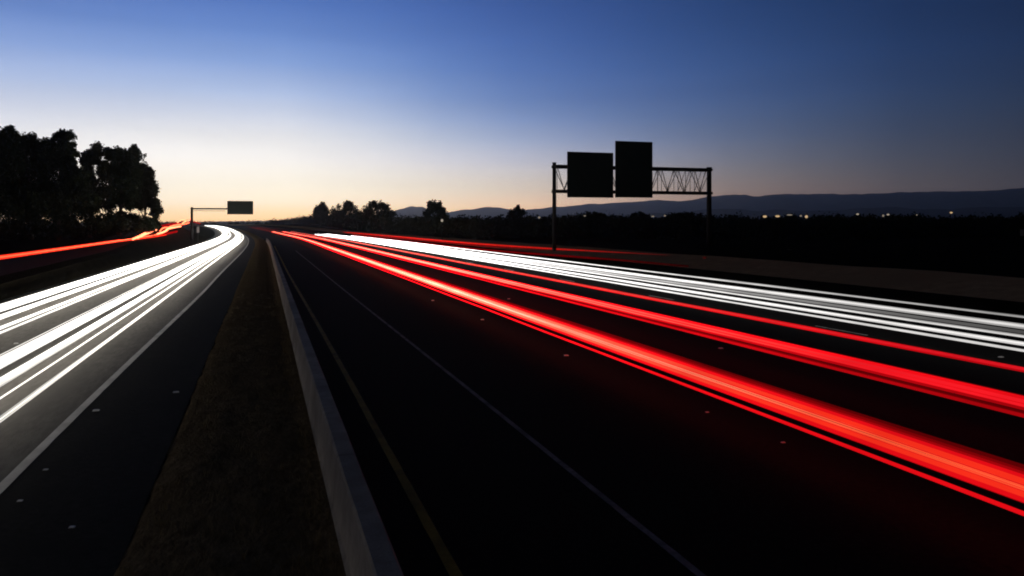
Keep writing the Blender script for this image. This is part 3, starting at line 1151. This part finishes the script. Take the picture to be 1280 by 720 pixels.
# ------------------------------------------------------------------ haze
HAZE = True
if HAZE:
    bm = bmesh.new()
    box(bm, -7000, 12000, -600, 12500, -25, 620)
    hm = bpy.data.materials.new('haze_air')
    hm.use_nodes = True
    nt = hm.node_tree
    nt.nodes.remove(nt.nodes['Principled BSDF'])
    pv = nt.nodes.new('ShaderNodeVolumePrincipled')
    pv.inputs['Color'].default_value = (.86, .91, 1.0, 1)
    pv.inputs['Density'].default_value = 6.2e-5
    pv.inputs['Anisotropy'].default_value = .84
    nt.links.new(pv.outputs[0], nt.nodes['Material Output'].inputs['Volume'])
    tag(from_bm('haze', bm, hm), 'thin evening haze over the plain', 'haze', kind='stuff')

# ------------------------------------------------------------------ sky and sun (just after sunset)
w = bpy.data.worlds.new('World')
sc.world = w
w.use_nodes = True
nt = w.node_tree
N, L = nt.nodes, nt.links
tc = N.new('ShaderNodeTexCoord')
sep = N.new('ShaderNodeSeparateXYZ')
L.new(tc.outputs['Generated'], sep.inputs[0])


def math_n(op, a, b=None):
    n = N.new('ShaderNodeMath')
    n.operation = op
    for i, x in enumerate((a, b)):
        if x is None:
            continue
        if isinstance(x, (int, float)):
            n.inputs[i].default_value = x
        else:
            L.new(x, n.inputs[i])
    return n.outputs[0]


def lin(c):
    return tuple((x / 255 / 12.92) if x / 255 <= .04045 else ((x / 255 + .055) / 1.055) ** 2.4 for x in c)


# azimuth in degrees relative to the camera axis (positive to the right), elevation in degrees
az = math_n('ARCTAN2', sep.outputs['X'], sep.outputs['Y'])
az = math_n('SUBTRACT', math_n('MULTIPLY', az, 180 / PI), math.degrees(TH))
el = math_n('MULTIPLY', math_n('ARCSINE', sep.outputs['Z']), 180 / PI)
elf = math_n('DIVIDE', el, 60.0)
# colour by elevation for a handful of azimuths: (elevation degrees, sRGB)
SKY = [
    (-110, [(0, (58, 46, 46)), (5, (50, 41, 42)), (15, (28, 24, 28)), (40, (10, 9, 11)), (60, (6, 6, 7))]),
    (-34, [(0, (285, 240, 175)), (2, (282, 264, 234)), (4, (268, 260, 252)), (7, (222, 227, 242)), (10, (162, 184, 228)), (13.5, (100, 132, 196)),
           (25, (26, 46, 96)), (40, (8, 12, 24)), (60, (3, 5, 9))]),
    (-18, [(0, (325, 255, 165)), (.8, (325, 280, 210)), (2, (315, 298, 264)), (4, (286, 279, 266)), (6, (248, 247, 247)), (8, (207, 217, 239)), (10, (162, 186, 230)),
           (12.5, (114, 148, 210)), (15.2, (82, 118, 188)), (25, (24, 44, 92)), (40, (8, 12, 24)), (60, (3, 5, 9))]),
    (0, [(0, (320, 246, 176)), (1.2, (300, 250, 196)), (2.2, (276, 250, 222)), (4, (222, 218, 222)), (6.2, (160, 176, 209)), (9, (104, 134, 190)), (12, (76, 110, 174)),
         (15.7, (56, 88, 152)), (25, (20, 38, 80)), (40, (7, 11, 22)), (60, (3, 5, 9))]),
    (18, [(0, (190, 140, 105)), (2.2, (156, 134, 122)), (3.6, (126, 122, 126)), (5.5, (92, 104, 130)), (9, (58, 84, 130)), (12, (43, 72, 120)), (15.2, (33, 60, 106)), (25, (14, 28, 60)),
          (40, (6, 9, 18)), (60, (3, 4, 8))]),
    (33, [(0, (110, 92, 84)), (2.2, (82, 78, 80)), (5, (54, 62, 80)), (9, (33, 52, 84)), (13.5, (22, 42, 76)), (25, (10, 22, 46)), (40, (5, 8, 16)), (60, (3, 4, 8))]),
    (100, [(0, (44, 36, 38)), (5, (38, 32, 35)), (15, (22, 20, 25)), (40, (8, 8, 10)), (60, (6, 6, 7))]),
]
def lift(a, e_):
    """the afterglow: a little more light low on the left"""
    k = 1.0 + .055 * max(0.0, 1 - max(0, a + 4) / 24.0) * max(0.0, min(1, (9.5 - e_) / 5.0))
    return k if a > -60 else 1.0


def tint(c_, e_):
    k = max(0.0, min(1.0, (e_ - 7.0) / 4.0))
    o = max(0.0, 1 - e_ / 2.0)
    return (c_[0] * (1 - .02 * k), c_[1] * (1 - .015 * o), c_[2] * (1 + .02 * k) * (1 - .05 * o))


SKY = [(a, [(e_, tint(tuple(x * lift(a, e_) for x in c_), e_)) for e_, c_ in st_]) for a, st_ in SKY]
ELS = [0, .8, 1.6, 2.5, 3.5, 4.5, 6, 7.5, 9, 11, 13, 15, 18, 21, 25, 32, 40, 60]
AZS = [-150, -110, -80, -60, -48, -40, -34, -28, -22, -16, -10, -5, 0, 5, 10, 15, 20, 26, 33, 42, 55, 75, 100, 150]


def cubic(xs, ys, x):
    """monotone-slope cubic through the points"""
    if x <= xs[0]:
        return ys[0]
    if x >= xs[-1]:
        return ys[-1]
    n = len(xs)
    dl = [(ys[k + 1] - ys[k]) / (xs[k + 1] - xs[k]) for k in range(n - 1)]
    m = [dl[0]] + [0 if dl[k - 1] * dl[k] <= 0 else 2 * dl[k - 1] * dl[k] / (dl[k - 1] + dl[k]) for k in range(1, n - 1)] + [dl[-1]]
    k = max(q for q in range(n - 1) if xs[q] <= x)
    h = xs[k + 1] - xs[k]
    t = (x - xs[k]) / h
    return ((1 + 2 * t) * (1 - t) ** 2 * ys[k] + t * (1 - t) ** 2 * h * m[k] + t * t * (3 - 2 * t) * ys[k + 1]
            + t * t * (t - 1) * h * m[k + 1])


TAB = {}
for a, st_ in SKY:
    TAB[a] = [tuple(max(0, cubic([q[0] for q in st_], [q[1][ch] for q in st_], e_)) for ch in range(3)) for e_ in ELS]
cols_ = []
for a in AZS:
    r = N.new('ShaderNodeValToRGB')
    r.color_ramp.interpolation = 'LINEAR'
    cr = r.color_ramp
    ks = sorted(TAB)
    for k, e_ in enumerate(ELS):
        c_ = tuple(max(0, cubic(ks, [TAB[q][k][ch] for q in ks], a)) for ch in range(3))
        if k == 0:
            q = cr.elements[0]
            q.position = 0
        elif k == len(ELS) - 1:
            q = [z for z in cr.elements][-1]
            q.position = 1
        else:
            q = cr.elements.new(e_ / 60)
        q.color = (*lin(c_), 1)
    L.new(elf, r.inputs[0])
    cols_.append((a, r.outputs[0]))
cur = cols_[0][1]
for (a0, _), (a1, c1) in zip(cols_, cols_[1:]):
    mr = N.new('ShaderNodeMapRange')
    mr.interpolation_type = 'LINEAR'
    mr.inputs[1].default_value = a0
    mr.inputs[2].default_value = a1
    L.new(az, mr.inputs[0])
    mx = N.new('ShaderNodeMix')
    mx.data_type = 'RGBA'
    L.new(mr.outputs[0], mx.inputs[0])
    L.new(cur, mx.inputs[6])
    L.new(c1, mx.inputs[7])
    cur = mx.outputs[2]
# faint uneven veils low in the air
mpv = N.new('ShaderNodeMapping')
mpv.inputs['Scale'].default_value = (2.2, 2.2, 26.0)
L.new(tc.outputs['Generated'], mpv.inputs['Vector'])
nv = N.new('ShaderNodeTexNoise')
nv.inputs['Scale'].default_value = 1.3
nv.inputs['Detail'].default_value = 5
L.new(mpv.outputs[0], nv.inputs['Vector'])
mrv = N.new('ShaderNodeMapRange')
mrv.inputs[1].default_value = .3
mrv.inputs[2].default_value = .7
mrv.inputs[3].default_value = .965
mrv.inputs[4].default_value = 1.035
L.new(nv.outputs['Fac'], mrv.inputs[0])
vm = N.new('ShaderNodeVectorMath')
vm.operation = 'SCALE'
L.new(cur, vm.inputs[0])
L.new(mrv.outputs[0], vm.inputs['Scale'])
cur = vm.outputs[0]
bg = N['Background']
L.new(cur, bg.inputs[0])
bg.inputs[1].default_value = 1.0
# a trace of the physical twilight sky on top
skt = N.new('ShaderNodeTexSky')
skt.sky_type = 'NISHITA'
skt.sun_disc = False
skt.sun_elevation = math.radians(-3)
skt.sun_rotation = math.radians(-6)
bg2 = N.new('ShaderNodeBackground')
L.new(skt.outputs[0], bg2.inputs[0])
bg2.inputs[1].default_value = .02
add = N.new('ShaderNodeAddShader')
L.new(bg.outputs[0], add.inputs[0])
L.new(bg2.outputs[0], add.inputs[1])
L.new(add.outputs[0], N['World Output'].inputs[0])

sun = bpy.data.lights.new('sun', 'SUN')
sun.energy = .01
sun.angle = math.radians(10)
sun.color = (1, .8, .6)
so = bpy.data.objects.new('sun', sun)
COL.objects.link(so)
so.rotation_euler = (math.radians(90 - 2), 0, math.radians(180 + 6))

# ------------------------------------------------------------------ render settings
sc.view_settings.view_transform = 'Standard'
sc.view_settings.look = 'None'
sc.view_settings.exposure = 0.0
sc.view_settings.gamma = 1.0
sc.view_settings.use_curve_mapping = False
sc.render.engine = 'CYCLES'
sc.cycles.use_denoising = True
sc.cycles.max_bounces = 5
sc.cycles.volume_bounces = 1
sc.cycles.filter_width = 1.9
sc.cycles.sample_clamp_indirect = 6.0
